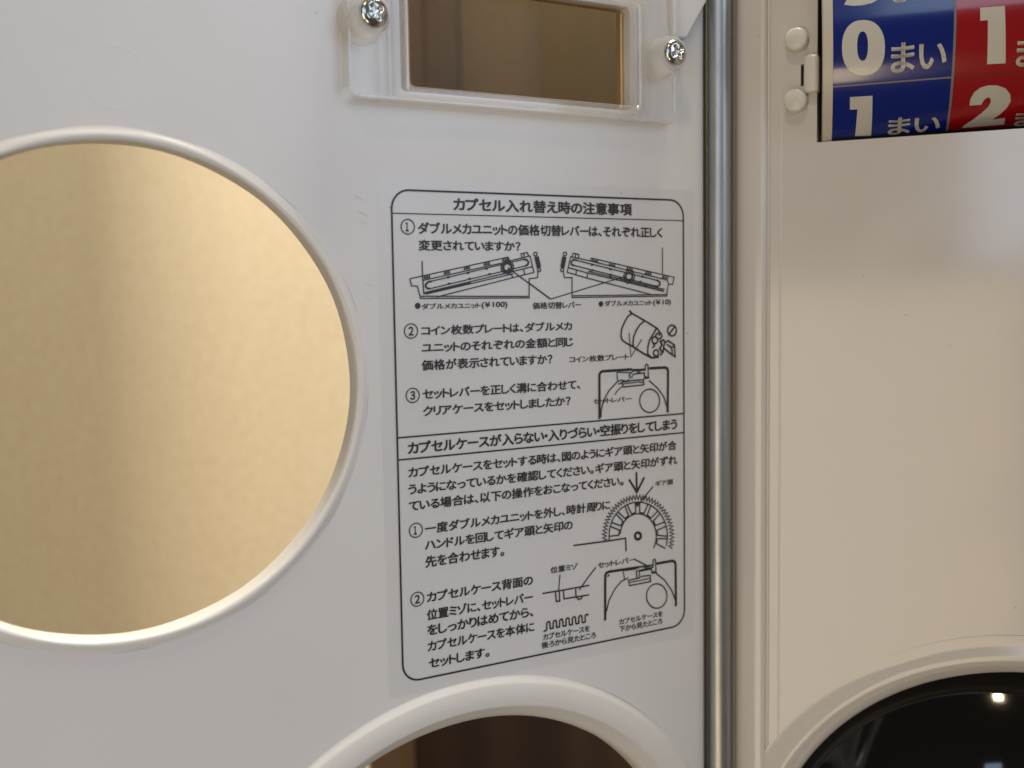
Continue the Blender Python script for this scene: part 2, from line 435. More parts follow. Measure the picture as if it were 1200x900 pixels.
DIAGRAMS=[
 [(0.16,[(5.23,-11.52),(5.29,-14.22),(5.43,-16.93),(6.54,-16.82)]),
  (0.16,[(2.96,-14.44),(3.19,-15.61),(4.27,-15.67),(4.82,-17.7),(25.79,-17.93),(25.84,-14.58),(27.59,-14.39),(27.67,-13.22)]),
  (0.16,[(4.9,-17.34),(25.56,-17.66)]),
  (0.16,[(2.96,-14.44),(21.66,-10.83),(21.99,-11.56)]),
  (0.16,[(5.28,-14.74),(21.93,-11.56)]),
  (0.16,[(21.93,-11.49),(26.11,-10.62),(26.85,-13.47),(7.84,-17.5)]),
  (0.16,[(24.52,-10.92),(24.24,-10.25),(25.54,-10),(25.82,-10.67)]),
  (0.16,[(24.95,-10.74),(24.82,-10.18)]),
  (0.16,[(6.58,-14.94),(24.94,-11.16)]),
  (0.16,[(6.55,-16.12),(25.36,-12.3)]),
  (0.26,[(6.98,-14.87),(6.32,-14.98),(5.84,-15.35),(5.78,-15.75),(6.08,-16.06),(6.6,-16.12)]),
  (0.26,[(24.8,-11.19),(25.43,-11.29),(25.77,-11.68),(25.59,-12.15),(25.07,-12.37)]),
  (0.16,[(5.62,-16.74),(22.47,-13.33)]),
  (0.16,[(6.01,-16.96),(22.6,-13.7)]),
  (0.22,[(5.75,-16.88),(14.06,-15.18)]),
  (0.16,[(22.18,-13.7),(22.59,-14.36)]),
  (0.16,[(24.77,-12.97),(24.96,-13.83)]),
  (0.16,[(22.47,-13.33),(26.57,-12.47)]),
  (0.16,[(22.74,-12.59),(22.71,-12.34),(22.61,-12.11),(22.46,-11.9),(22.25,-11.73),(22,-11.6),(21.72,-11.53),(21.43,-11.52),(21.15,-11.56),(20.88,-11.66),(20.65,-11.81),(20.46,-12),(20.33,-12.22),(20.25,-12.47),(20.25,-12.72),(20.31,-12.96),(20.44,-13.18),(20.62,-13.37),(20.85,-13.52),(21.11,-13.62),(21.39,-13.67),(21.68,-13.66),(21.96,-13.58),(22.22,-13.46),(22.43,-13.29),(22.6,-13.08),(22.7,-12.84),(22.74,-12.59)]),
  (0.34,[(22.31,-12.59),(22.29,-12.43),(22.23,-12.27),(22.13,-12.14),(21.99,-12.02),(21.82,-11.94),(21.64,-11.89),(21.45,-11.88),(21.26,-11.91),(21.09,-11.98),(20.93,-12.08),(20.81,-12.2),(20.72,-12.35),(20.67,-12.51),(20.67,-12.67),(20.71,-12.83),(20.79,-12.98),(20.91,-13.11),(21.07,-13.21),(21.24,-13.27),(21.43,-13.3),(21.62,-13.29),(21.8,-13.25),(21.97,-13.16),(22.11,-13.05),(22.22,-12.91),(22.29,-12.76),(22.31,-12.59)]),
  (0.16,[(21.57,-12.64),(30.1,-18.17)]),
  (0.75,[(27.42,-10.73),(27.89,-12.65)]),
  (0.16,[(27.54,-10.29),(27.53,-10.21),(27.51,-10.13),(27.46,-10.06),(27.41,-10.01),(27.34,-9.97),(27.26,-9.95),(27.18,-9.94),(27.1,-9.96),(27.02,-9.99),(26.96,-10.04),(26.9,-10.1),(26.87,-10.17),(26.85,-10.25),(26.84,-10.33),(26.86,-10.41),(26.9,-10.48),(26.95,-10.54),(27.01,-10.59),(27.09,-10.62),(27.17,-10.64),(27.25,-10.63),(27.33,-10.61),(27.4,-10.57),(27.46,-10.51),(27.5,-10.44),(27.53,-10.37),(27.54,-10.29)]),
  (0.16,[(28.23,-13.05),(28.22,-12.97),(28.2,-12.9),(28.16,-12.84),(28.11,-12.79),(28.04,-12.75),(27.97,-12.73),(27.89,-12.72),(27.82,-12.74),(27.75,-12.77),(27.69,-12.81),(27.64,-12.87),(27.61,-12.94),(27.59,-13.01),(27.59,-13.08),(27.6,-13.16),(27.64,-13.22),(27.68,-13.28),(27.74,-13.33),(27.81,-13.36),(27.88,-13.37),(27.96,-13.37),(28.03,-13.34),(28.1,-13.31),(28.15,-13.26),(28.19,-13.19),(28.22,-13.12),(28.23,-13.05)]),
  (0.208,[(5.69,-14),(5.68,-14.42)]),
  (0.208,[(6.08,-13.92),(6.07,-14.34)]),
  (0.208,[(6.48,-13.84),(6.47,-14.27)]),
  (0.13,[(5.44,-14.44),(6.7,-14.25)]),
  (0.208,[(9.39,-13.25),(9.38,-13.68)]),
  (0.208,[(9.79,-13.18),(9.78,-13.6)]),
  (0.208,[(10.2,-13.1),(10.19,-13.53)]),
  (0.13,[(9.14,-13.7),(10.43,-13.5)]),
  (0.208,[(13.17,-12.52),(13.16,-12.95)]),
  (0.208,[(13.58,-12.44),(13.57,-12.87)]),
  (0.208,[(13.99,-12.36),(13.98,-12.79)]),
  (0.13,[(12.91,-12.98),(14.22,-12.77)]),
  (0.208,[(17.02,-11.8),(17.01,-12.23)]),
  (0.208,[(17.44,-11.72),(17.43,-12.15)]),
  (0.208,[(17.86,-11.64),(17.85,-12.07)]),
  (0.13,[(16.76,-12.26),(18.1,-12.05)]),
  (0.208,[(20.67,-11.08),(20.66,-11.52)]),
  (0.208,[(21.09,-11),(21.08,-11.44)]),
  (0.208,[(21.52,-10.92),(21.51,-11.36)]),
  (0.13,[(20.4,-11.55),(21.77,-11.34)]),
  (0.3,[(9.82,-14.27),(10.25,-14.22)]),
  (0.3,[(13.61,-13.52),(14.05,-13.47)]),
  (0.3,[(17.19,-12.81),(17.64,-12.76)]),
  (0.3,[(9.93,-15.34),(10.36,-15.3)]),
  (0.3,[(13.86,-14.53),(14.3,-14.49)]),
  (0.3,[(17.73,-13.78),(18.18,-13.73)]),
  (0.3,[(10.18,-15.94),(10.61,-15.9)]),
  (0.3,[(13.85,-15.21),(14.28,-15.16)])],
 [(0.75,[(33.23,-10.71),(32.78,-12.65)]),
  (0.16,[(33.72,-10.23),(33.71,-10.15),(33.68,-10.08),(33.64,-10.02),(33.58,-9.97),(33.51,-9.93),(33.43,-9.91),(33.34,-9.9),(33.26,-9.92),(33.18,-9.95),(33.11,-9.99),(33.06,-10.05),(33.02,-10.12),(33,-10.2),(33,-10.27),(33.02,-10.35),(33.05,-10.41),(33.11,-10.47),(33.17,-10.52),(33.25,-10.55),(33.33,-10.56),(33.42,-10.55),(33.5,-10.53),(33.57,-10.49),(33.63,-10.44),(33.68,-10.38),(33.71,-10.31),(33.72,-10.23)]),
  (0.16,[(33.05,-13.06),(33.04,-12.99),(33.01,-12.92),(32.97,-12.86),(32.92,-12.81),(32.85,-12.78),(32.78,-12.76),(32.7,-12.75),(32.63,-12.77),(32.56,-12.79),(32.49,-12.84),(32.44,-12.89),(32.41,-12.95),(32.39,-13.02),(32.39,-13.09),(32.4,-13.16),(32.44,-13.22),(32.49,-13.28),(32.55,-13.32),(32.62,-13.35),(32.69,-13.36),(32.77,-13.36),(32.84,-13.34),(32.91,-13.3),(32.97,-13.25),(33.01,-13.19),(33.04,-13.13),(33.05,-13.06)]),
  (0.16,[(33.01,-13.36),(33.15,-14.42),(34.81,-14.43),(34.77,-17.99),(56.09,-18.03),(56.26,-17.18)]),
  (0.16,[(34.77,-17.68),(56.09,-17.74)]),
  (0.16,[(38.84,-11.46),(39,-10.94),(57.91,-14.51),(57.49,-15.85),(56.54,-15.78)]),
  (0.16,[(38.84,-11.46),(56.28,-15.03),(56.54,-15.78),(56.09,-17.44)]),
  (0.16,[(38.84,-11.46),(34.56,-10.71),(33.77,-13.49),(38.03,-14.53),(52.57,-17.72)]),
  (0.16,[(34.86,-10.7),(35.11,-10.07),(36.33,-10.32),(36.23,-10.95)]),
  (0.16,[(35.53,-10.78),(35.66,-10.19)]),
  (0.16,[(34.08,-12.65),(38.19,-13.63),(38.03,-14.53)]),
  (0.16,[(35.81,-13.06),(35.61,-13.93)]),
  (0.16,[(35.46,-11.29),(53.92,-15.07)]),
  (0.16,[(35.15,-12.25),(53.58,-16.13)]),
  (0.26,[(35.92,-11.36),(35.1,-11.24),(34.64,-11.64),(34.72,-12.1),(35.3,-12.3)]),
  (0.26,[(53.76,-15.01),(54.46,-15.34),(54.52,-15.87),(53.92,-16.19),(53.25,-16.08)]),
  (0.16,[(38.19,-13.63),(55.42,-17.03)]),
  (0.22,[(45.42,-15.01),(55.42,-17.11)]),
  (0.16,[(38.26,-13.32),(55.59,-16.77)]),
  (0.16,[(48.59,-14.32),(48.56,-14.08),(48.46,-13.85),(48.3,-13.65),(48.1,-13.48),(47.85,-13.36),(47.58,-13.29),(47.29,-13.27),(47.01,-13.31),(46.75,-13.41),(46.52,-13.55),(46.34,-13.74),(46.21,-13.95),(46.14,-14.19),(46.14,-14.43),(46.2,-14.67),(46.33,-14.89),(46.51,-15.07),(46.73,-15.22),(46.99,-15.32),(47.27,-15.36),(47.56,-15.35),(47.83,-15.28),(48.08,-15.16),(48.29,-15),(48.45,-14.79),(48.55,-14.57),(48.59,-14.32)]),
  (0.3,[(48.13,-14.32),(48.11,-14.16),(48.05,-14.01),(47.95,-13.88),(47.82,-13.77),(47.67,-13.69),(47.5,-13.65),(47.32,-13.64),(47.14,-13.66),(46.97,-13.73),(46.83,-13.82),(46.71,-13.94),(46.63,-14.08),(46.59,-14.23),(46.58,-14.39),(46.62,-14.55),(46.7,-14.69),(46.82,-14.81),(46.96,-14.9),(47.13,-14.97),(47.3,-15),(47.48,-14.99),(47.66,-14.94),(47.81,-14.87),(47.95,-14.76),(48.05,-14.63),(48.11,-14.48),(48.13,-14.32)]),
  (0.16,[(46.39,-14.39),(44.78,-14.69),(30.25,-18.2),(25.89,-15.37)]),
  (0.16,[(55.13,-8.9),(55.1,-13.82)]),
  (0.208,[(39.31,-11.01),(39.3,-11.47)]),
  (0.208,[(39.77,-11.1),(39.77,-11.56)]),
  (0.208,[(40.24,-11.18),(40.24,-11.65)]),
  (0.13,[(39.02,-11.44),(40.52,-11.67)]),
  (0.208,[(43.06,-11.75),(43.06,-12.21)]),
  (0.208,[(43.54,-11.84),(43.53,-12.3)]),
  (0.208,[(44.01,-11.93),(44.01,-12.39)]),
  (0.13,[(42.77,-12.18),(44.29,-12.42)]),
  (0.208,[(47.05,-12.5),(47.04,-12.97)]),
  (0.208,[(47.53,-12.59),(47.53,-13.06)]),
  (0.208,[(48.02,-12.68),(48.01,-13.15)]),
  (0.13,[(46.75,-12.94),(48.3,-13.18)]),
  (0.208,[(51.28,-13.29),(51.28,-13.77)]),
  (0.208,[(51.78,-13.39),(51.77,-13.86)]),
  (0.208,[(52.27,-13.48),(52.27,-13.96)]),
  (0.13,[(50.98,-13.74),(52.57,-13.99)]),
  (0.208,[(55.27,-14.08),(55.27,-14.56)]),
  (0.208,[(55.77,-14.17),(55.77,-14.65)]),
  (0.208,[(56.28,-14.27),(56.28,-14.75)]),
  (0.13,[(54.97,-14.53),(56.58,-14.78)]),
  (0.3,[(38.89,-12.17),(39.39,-12.12)]),
  (0.3,[(42.95,-12.95),(43.46,-12.9)]),
  (0.3,[(50.19,-14.36),(50.71,-14.31)]),
  (0.3,[(38.88,-13.15),(39.38,-13.1)]),
  (0.3,[(42.94,-13.98),(43.45,-13.93)]),
  (0.3,[(49.69,-15.33),(50.21,-15.28)]),
  (0.3,[(46.76,-15.47),(47.28,-15.42)]),
  (0.3,[(51,-16.13),(51.53,-16.09)]),
  (0.3,[(42.94,-14.5),(43.45,-14.45)])],
 [(0.26,[(47.62,-20.94),(51.21,-22.69),(53.7,-24.01)]),
  (0.3,[(47.4,-20.59),(48.01,-21.16)]),
  (0.26,[(47.95,-21.16),(47.03,-21.66),(46.25,-22.7),(45.59,-23.99),(45.45,-25.22),(45.7,-25.97),(46.6,-26.58),(48.38,-27.39)]),
  (0.26,[(50.88,-22.55),(49.73,-23.32),(48.9,-24.35),(48.3,-25.53),(48.16,-26.71),(48.35,-27.52)]),
  (0.3,[(48.28,-27.38),(50.51,-28.66),(52.49,-29.58),(54.17,-29.48)]),
  (0.26,[(53.7,-23.96),(52.93,-25.01),(52.02,-26.18),(51.58,-27.5),(51.57,-28.84),(52.49,-29.58)]),
  (0.26,[(53.7,-23.96),(54.53,-24.92),(54.19,-25.5)]),
  (0.26,[(53.92,-26.3),(53.87,-26.04),(53.7,-25.81),(53.46,-25.67),(53.19,-25.64),(52.92,-25.71),(52.71,-25.88),(52.6,-26.12),(52.6,-26.39),(52.71,-26.64),(52.91,-26.82),(53.18,-26.92),(53.45,-26.9),(53.7,-26.77),(53.86,-26.56),(53.92,-26.3)]),
  (0.26,[(54.94,-25.53),(54.87,-25.31),(54.69,-25.12),(54.43,-25),(54.12,-24.97),(53.83,-25.03),(53.6,-25.17),(53.47,-25.37),(53.47,-25.59),(53.6,-25.8),(53.82,-25.96),(54.11,-26.04),(54.42,-26.02),(54.69,-25.92),(54.87,-25.74),(54.94,-25.53)]),
  (0.26,[(54.11,-28.73),(54.06,-28.49),(53.91,-28.28),(53.69,-28.15),(53.44,-28.11),(53.21,-28.18),(53.02,-28.34),(52.92,-28.56),(52.91,-28.8),(53.01,-29.03),(53.2,-29.2),(53.44,-29.29),(53.69,-29.27),(53.91,-29.16),(54.05,-28.97),(54.11,-28.73)]),
  (0.26,[(52.67,-27.68),(53.18,-27.29),(52.85,-26.88)]),
  (0.3,[(54.51,-29.23),(55.02,-28.58),(54.35,-27.88),(54.93,-27.22),(54.52,-26.54),(55.27,-26.29),(55.7,-26.85)]),
  (0.3,[(55.36,-27.91),(55.02,-28.85)]),
  (0.26,[(56.38,-26.47),(57.91,-27.41),(58.04,-29.59),(56.48,-28.66),(55.26,-27.78),(55.54,-26.9),(56.38,-26.47)]),
  (0.26,[(56.04,-27.13),(57.23,-27.85),(57.36,-29.13)]),
  (0.26,[(57.23,-27.85),(57.91,-27.47)]),
  (0.26,[(58.37,-24.61),(58.33,-24.33),(58.22,-24.07),(58.04,-23.85),(57.8,-23.68),(57.53,-23.58),(57.25,-23.55),(56.96,-23.6),(56.71,-23.72),(56.5,-23.9),(56.35,-24.14),(56.27,-24.41),(56.27,-24.68),(56.34,-24.96),(56.49,-25.2),(56.7,-25.4),(56.95,-25.53),(57.24,-25.6),(57.52,-25.59),(57.8,-25.5),(58.03,-25.35),(58.22,-25.14),(58.33,-24.88),(58.37,-24.61)]),
  (0.26,[(56.63,-25.26),(58,-23.81)]),
  (0.16,[(47.27,-24.7),(47.65,-29.21),(50.2,-25.99)])],
 [(0.42,[(40.48,-40.3),(40.54,-32.1),(40.86,-31.7),(41.36,-31.57),(47.86,-31.53)]),
  (0.42,[(51.88,-31.53),(55.68,-31.55),(56.19,-31.79),(56.35,-32.29),(56.21,-40.17)]),
  (0.26,[(47.53,-31.6),(50.98,-31.68)]),
  (0.2,[(40.8,-40.06),(40.88,-38.62),(41.43,-36.95),(42.66,-35.18),(44.6,-33.62),(45.73,-33.36)]),
  (0.2,[(51.8,-33.81),(53.8,-35.35),(55.31,-37.12),(56.15,-39.49)]),
  (0.16,[(44.45,-31.85),(44.6,-33.57)]),
  (0.16,[(44.61,-31.91),(47.53,-32.13)]),
  (0.2,[(47.45,-33.24),(47.26,-32.51),(48.12,-31.84),(50.95,-31.81),(51.02,-30.85),(51.29,-30.7),(51.59,-30.88),(51.67,-33.3),(50.8,-33.41),(50.75,-32.34),(48.24,-32.43),(47.85,-32.81),(47.91,-33.21)]),
  (0.2,[(45.56,-33.83),(45.88,-34.72),(50.63,-34.58),(50.54,-33.61),(47.84,-33.61),(45.56,-33.83)]),
  (0.16,[(45.82,-34.16),(49.15,-33.94),(50.53,-34.15)]),
  (0.26,[(50.81,-33.09),(51.87,-33.28)]),
  (0.2,[(49.72,-32.1),(49.66,-31.94),(49.48,-31.85),(49.28,-31.87),(49.15,-31.99),(49.15,-32.16),(49.28,-32.29),(49.48,-32.33),(49.65,-32.25),(49.72,-32.1)]),
  (0.2,[(44.75,-34.11),(45.63,-33.94)]),
  (0.2,[(45.57,-33.49),(46.54,-33.67),(47.19,-33.44)]),
  (0.2,[(54.29,-37.82),(54.25,-37.42),(54.14,-37.03),(53.96,-36.66),(53.72,-36.32),(53.41,-36.03),(53.06,-35.79),(52.68,-35.61),(52.27,-35.5),(51.85,-35.46),(51.44,-35.49),(51.04,-35.59),(50.67,-35.76),(50.34,-35.98),(50.07,-36.26),(49.85,-36.59),(49.7,-36.95),(49.63,-37.33),(49.62,-37.73),(49.69,-38.12),(49.84,-38.5),(50.05,-38.85),(50.32,-39.17),(50.64,-39.43),(51.01,-39.65),(51.4,-39.79),(51.82,-39.88),(52.24,-39.89),(52.65,-39.82),(53.04,-39.69),(53.39,-39.5),(53.7,-39.24),(53.95,-38.94),(54.13,-38.59),(54.25,-38.21),(54.29,-37.82)]),
  (0.16,[(45.72,-34.56),(44.58,-35.29),(43.93,-36.04)])],
 [(0.42,[(41.34,-78.26),(41.43,-69.7),(41.66,-69.32),(42.18,-69.13),(49.2,-69.24)]),
  (0.42,[(53.32,-69.12),(57.2,-69.07),(57.79,-69.37),(57.99,-69.9),(58.03,-78.18)]),
  (0.26,[(48.87,-69.19),(52.57,-69.27)]),
  (0.2,[(41.62,-76.62),(42.25,-74.55),(43.5,-72.71),(45.05,-71.38),(46.7,-70.91)]),
  (0.2,[(53.24,-70.97),(55.28,-72.6),(57,-74.87),(57.96,-77.12)]),
  (0.16,[(45.56,-69.47),(45.81,-71.06)]),
  (0.16,[(45.82,-69.42),(48.54,-69.48)]),
  (0.2,[(48.69,-71.2),(48.6,-69.9),(52.5,-69.7),(52.57,-68.33),(52.88,-68.15),(53.12,-68.4),(53.24,-70.83),(52.29,-70.83),(52.16,-69.98),(49.36,-70.03),(49.19,-71.08)]),
  (0.2,[(46.73,-71.41),(47.02,-72.47),(51.94,-72.39),(51.88,-71.19),(49.69,-71.07),(49.35,-71.3),(46.73,-71.41)]),
  (0.16,[(47.02,-71.86),(51.87,-71.74)]),
  (0.26,[(52.29,-70.56),(53.41,-70.83)]),
  (0.2,[(51.18,-69.43),(51.11,-69.26),(50.93,-69.15),(50.73,-69.16),(50.59,-69.27),(50.59,-69.44),(50.73,-69.58),(50.93,-69.64),(51.11,-69.58),(51.18,-69.43)]),
  (0.2,[(55.85,-75.82),(55.81,-75.38),(55.7,-74.95),(55.51,-74.53),(55.25,-74.14),(54.93,-73.8),(54.56,-73.5),(54.15,-73.28),(53.72,-73.12),(53.28,-73.03),(52.85,-73.03),(52.43,-73.1),(52.04,-73.24),(51.7,-73.46),(51.41,-73.74),(51.19,-74.07),(51.03,-74.45),(50.95,-74.85),(50.95,-75.28),(51.02,-75.71),(51.17,-76.14),(51.39,-76.54),(51.68,-76.9),(52.02,-77.23),(52.4,-77.49),(52.82,-77.69),(53.25,-77.81),(53.7,-77.87),(54.13,-77.84),(54.53,-77.73),(54.91,-77.55),(55.23,-77.31),(55.49,-77),(55.69,-76.64),(55.81,-76.24),(55.85,-75.82)]),
  (0.2,[(48.05,-67.49),(51.72,-69.54)]),
  (0.26,[(42.3,-69.69),(41.91,-70.03)])],
 [(0.22,[(27.7,-71.05),(32.2,-71.09),(37.81,-71.05)]),
  (0.22,[(30.45,-71.2),(30.64,-72.97),(31.35,-73),(31.28,-71.14)]),
  (0.22,[(32.2,-71.15),(32.27,-72.74),(37.79,-72.84)]),
  (0.22,[(34.83,-71.27),(34.9,-72.75),(35.43,-73.34),(36.09,-73.28),(36.28,-72.88)]),
  (0.2,[(35.61,-71.6),(37.52,-69.59),(39.37,-67.87)]),
  (0.16,[(31.48,-68.14),(31.13,-71.25)])],
 [(0.24,[(27.83,-78.04),(28.38,-77.97),(28.5,-77.8),(28.52,-76.67),(28.73,-76.44),(29.01,-76.43),(29.19,-76.67),(29.21,-77.39),(29.23,-77.68),(29.44,-77.85),(29.72,-77.76),(29.87,-77.8),(29.89,-76.67),(30.1,-76.44),(30.38,-76.43),(30.56,-76.68),(30.58,-77.39),(30.6,-77.69),(30.82,-77.86),(31.09,-77.77),(31.25,-77.81),(31.26,-76.67),(31.48,-76.44),(31.76,-76.43),(31.94,-76.68),(31.96,-77.4),(31.99,-77.69),(32.2,-77.86),(32.48,-77.77),(32.63,-77.81),(32.65,-76.67),(32.87,-76.44),(33.15,-76.43),(33.33,-76.68),(33.35,-77.4),(33.38,-77.7),(33.59,-77.87),(33.87,-77.78),(34.03,-77.82),(34.04,-76.67),(34.26,-76.44),(34.54,-76.43),(34.73,-76.68),(34.75,-77.4),(34.78,-77.7),(34.99,-77.87),(35.28,-77.78),(35.43,-77.82),(35.45,-76.67),(35.67,-76.44),(35.95,-76.43),(36.14,-76.68),(36.16,-77.41),(36.19,-77.71),(36.41,-77.88),(36.69,-77.79),(36.85,-77.83),(36.86,-76.67),(37.09,-76.44),(37.37,-76.43),(37.56,-76.68)])],
 [(0.2,[(40.94,-63.26),(41.86,-62.94),(40.88,-62.54),(41.83,-62.3),(40.88,-61.83),(41.87,-61.68),(40.96,-61.13),(41.97,-61.06),(41.1,-60.45),(42.12,-60.46),(41.31,-59.79),(42.33,-59.89),(41.59,-59.16),(42.61,-59.34),(41.92,-58.57),(42.93,-58.82),(42.32,-58.01),(43.31,-58.34),(42.77,-57.49),(43.73,-57.9),(43.28,-57.02),(44.2,-57.51),(43.84,-56.6),(44.72,-57.16),(44.44,-56.23),(45.27,-56.86),(45.08,-55.92),(45.85,-56.61),(45.76,-55.68),(46.46,-56.42),(46.47,-55.49),(47.1,-56.28),(47.2,-55.37),(47.76,-56.2),(47.96,-55.31),(48.43,-56.18),(48.72,-55.32),(49.1,-56.22),(49.49,-55.4),(49.78,-56.32),(50.26,-55.55),(50.46,-56.48),(51.02,-55.75),(51.12,-56.7),(51.77,-56.03),(51.77,-56.97),(52.5,-56.36),(52.4,-57.29),(53.2,-56.76),(53.01,-57.67),(53.87,-57.21),(53.58,-58.1),(54.5,-57.72),(54.11,-58.57),(55.09,-58.27),(54.61,-59.08),(55.62,-58.87),(55.05,-59.63),(56.1,-59.51),(55.45,-60.21),(56.53,-60.18),(55.79,-60.82),(56.89,-60.88),(56.08,-61.45),(57.18,-61.6),(56.3,-62.1),(57.4,-62.33),(56.47,-62.75),(57.55,-63.08),(56.57,-63.41),(57.63,-63.82),(56.6,-64.07),(57.63,-64.56),(56.57,-64.73),(57.56,-65.29),(56.48,-65.36),(57.42,-66),(56.32,-65.99),(57.2,-66.69)]),
  (0.2,[(42.43,-63.26),(42.39,-62.77),(42.38,-62.28),(42.41,-61.8),(42.48,-61.33),(42.59,-60.86),(42.73,-60.41),(42.91,-59.98),(43.12,-59.56),(43.37,-59.16),(43.65,-58.79),(43.97,-58.44),(44.31,-58.12),(44.68,-57.83),(45.08,-57.56),(45.5,-57.33),(45.94,-57.13),(46.4,-56.97),(46.88,-56.84),(47.37,-56.75),(47.87,-56.69),(48.38,-56.67),(48.89,-56.69),(49.41,-56.75),(49.93,-56.85),(50.44,-56.98),(50.95,-57.15),(51.45,-57.35),(51.93,-57.59),(52.4,-57.86),(52.85,-58.16),(53.28,-58.5),(53.69,-58.86),(54.07,-59.25),(54.42,-59.66),(54.74,-60.09),(55.03,-60.55),(55.29,-61.02),(55.51,-61.5),(55.69,-61.99),(55.83,-62.49),(55.93,-63),(55.99,-63.5),(56.02,-64.01),(56,-64.51),(55.94,-65),(55.84,-65.49),(55.7,-65.95)]),
  (0.2,[(44.92,-62.31),(44.98,-61.93),(45.07,-61.56),(45.19,-61.21),(45.35,-60.87),(45.54,-60.55),(45.76,-60.25),(46,-59.98),(46.28,-59.73),(46.57,-59.52),(46.89,-59.33),(47.23,-59.18),(47.59,-59.06),(47.96,-58.98),(48.34,-58.93),(48.72,-58.92),(49.11,-58.95),(49.5,-59.01),(49.89,-59.11),(50.27,-59.24),(50.64,-59.41),(51,-59.61),(51.35,-59.84),(51.67,-60.1),(51.97,-60.39),(52.25,-60.7),(52.5,-61.04),(52.72,-61.39),(52.91,-61.76),(53.07,-62.15),(53.2,-62.54),(53.28,-62.94),(53.34,-63.34),(53.35,-63.74),(53.33,-64.14),(53.27,-64.52),(53.17,-64.9),(53.04,-65.26),(52.88,-65.6),(52.68,-65.93)]),
  (0.42,[(49.72,-63.28),(49.67,-63.03),(49.54,-62.81),(49.33,-62.64),(49.09,-62.55),(48.83,-62.54),(48.6,-62.62),(48.43,-62.77),(48.33,-62.98),(48.33,-63.22),(48.42,-63.46),(48.59,-63.66),(48.82,-63.8),(49.08,-63.85),(49.32,-63.82),(49.53,-63.7),(49.67,-63.51),(49.72,-63.28)]),
  (0.24,[(34.47,-63.15),(42.37,-63.28),(46.14,-63.27),(46.25,-65.75)]),
  (0.34,[(48.75,-50.98),(48.82,-54.73)]),
  (0.34,[(47.03,-52.17),(48.82,-54.78),(50.6,-52.11)]),
  (0.2,[(52.67,-54.09),(50.98,-55.55),(49.13,-57.26)]),
  (0.5,[(48.31,-56.9),(49.47,-56.97)]),
  (0.35,[(48.87,-57.28),(49.03,-57.57)]),
  (0.2,[(42.38,-62.42),(44.6,-62.51),(44.75,-61.55),(42.67,-60.58)]),
  (0.2,[(42.95,-59.88),(45.05,-60.76),(45.59,-59.98),(44.01,-58.4)]),
  (0.2,[(44.41,-58.04),(46.08,-59.51),(46.89,-59.01),(46.01,-57.1)]),
  (0.2,[(46.54,-56.92),(47.55,-58.78),(48.52,-58.65),(48.48,-56.68)]),
  (0.2,[(49.43,-56.75),(49.48,-58.73),(50.47,-59.04),(51.42,-57.34)]),
  (0.2,[(52.08,-57.67),(51.23,-59.43),(52.07,-60.1),(53.77,-58.94)]),
  (0.2,[(54.28,-59.49),(52.64,-60.74),(53.19,-61.66),(55.4,-61.25)]),
  (0.2,[(55.74,-62.15),(53.53,-62.61),(53.67,-63.64),(56.02,-64.12)]),
  (0.2,[(55.99,-64.58),(53.63,-64.29),(53.4,-65.26),(55.51,-66.42)])],
]
CIRCLED=[('1', 2.79, -5.95), ('2', 2.94, -23.06), ('3', 2.98, -33.75), ('1', 2.99, -56.49), ('2', 2.97, -68.28)]
BULLETS=[(4.27, -18.92), (41.02, -19.25)]
RULES=[-3.81, -40.64, -44.34, -82.2]
ZERO_O = [(25.85,17.14),(25.82,19.22),(25.7,20.89),(25.48,22.34),(25.17,23.6),(24.78,24.63),(24.31,25.44),(23.76,25.99),(23.13,26.27),(22.33,26.26),(21.54,25.99),(20.89,25.48),(20.33,24.73),(19.83,23.76),(19.42,22.58),(19.09,21.21),(18.85,19.66),(18.7,17.94),(18.65,15.84),(18.7,13.76),(18.84,12.12),(19.08,10.71),(19.4,9.5),(19.81,8.52),(20.29,7.76),(20.85,7.26),(21.47,7.0),(22.26,7.03),(23.03,7.3),(23.66,7.79),(24.21,8.51),(24.68,9.44),(25.08,10.57),(25.4,11.89),(25.64,13.38),(25.79,15.06)]
ZERO_I = [(23.03,16.1),(23.01,17.66),(22.94,18.87),(22.81,19.83),(22.64,20.53),(22.43,20.95),(22.14,21.05),(21.86,20.84),(21.64,20.35),(21.46,19.59),(21.32,18.58),(21.24,17.34),(21.2,15.77),(21.23,14.22),(21.31,13.03),(21.44,12.08),(21.61,11.4),(21.83,11.0),(22.11,10.9),(22.39,11.11),(22.61,11.59),(22.78,12.33),(22.92,13.32),(23.0,14.54)]
ONE_B = [(20.12,34.03),(23.98,34.18),(24.08,42.6),(24.13,51.75),(21.3,51.35),(21.48,39.22),(20.18,39.06)]
ONE_R = [(41.21,6.57),(45.09,6.71),(45.66,26.11),(42.7,25.93),(42.47,10.96),(41.25,10.95)]
TWO = [(40.48,41.16),(40.52,38.52),(41.02,35.92),(41.98,34.26),(43.2,33.65),(44.6,33.9),(46.05,35.27),(46.95,37.68),(47.22,40.45),(46.78,43.21),(45.82,45.83),(44.61,48.06),(46.79,47.71),(46.8,50.77),(39.87,51.02),(39.98,49.96),(41.38,47.43),(42.65,44.77),(43.64,42.25),(43.99,39.99),(43.72,38.57),(43.29,38.35),(42.78,39.35),(42.45,41.1)]
THREE = [(19.04,1.17),(19.33,0.16),(19.77,-0.94),(22.32,-0.54),(24.86,-0.49),(24.57,0.64),(23.72,1.52),(22.3,1.95),(20.6,1.9)]
MAI = [(26.88,26.305,36.06,15.879999999999999),(26.98,52.08,35.95,43.97),(47.3,27.814999999999998,55.78,17.56),(48.45,52.21,56.81,45.205),(27.09,2.335,35.98,-5.029999999999999)]


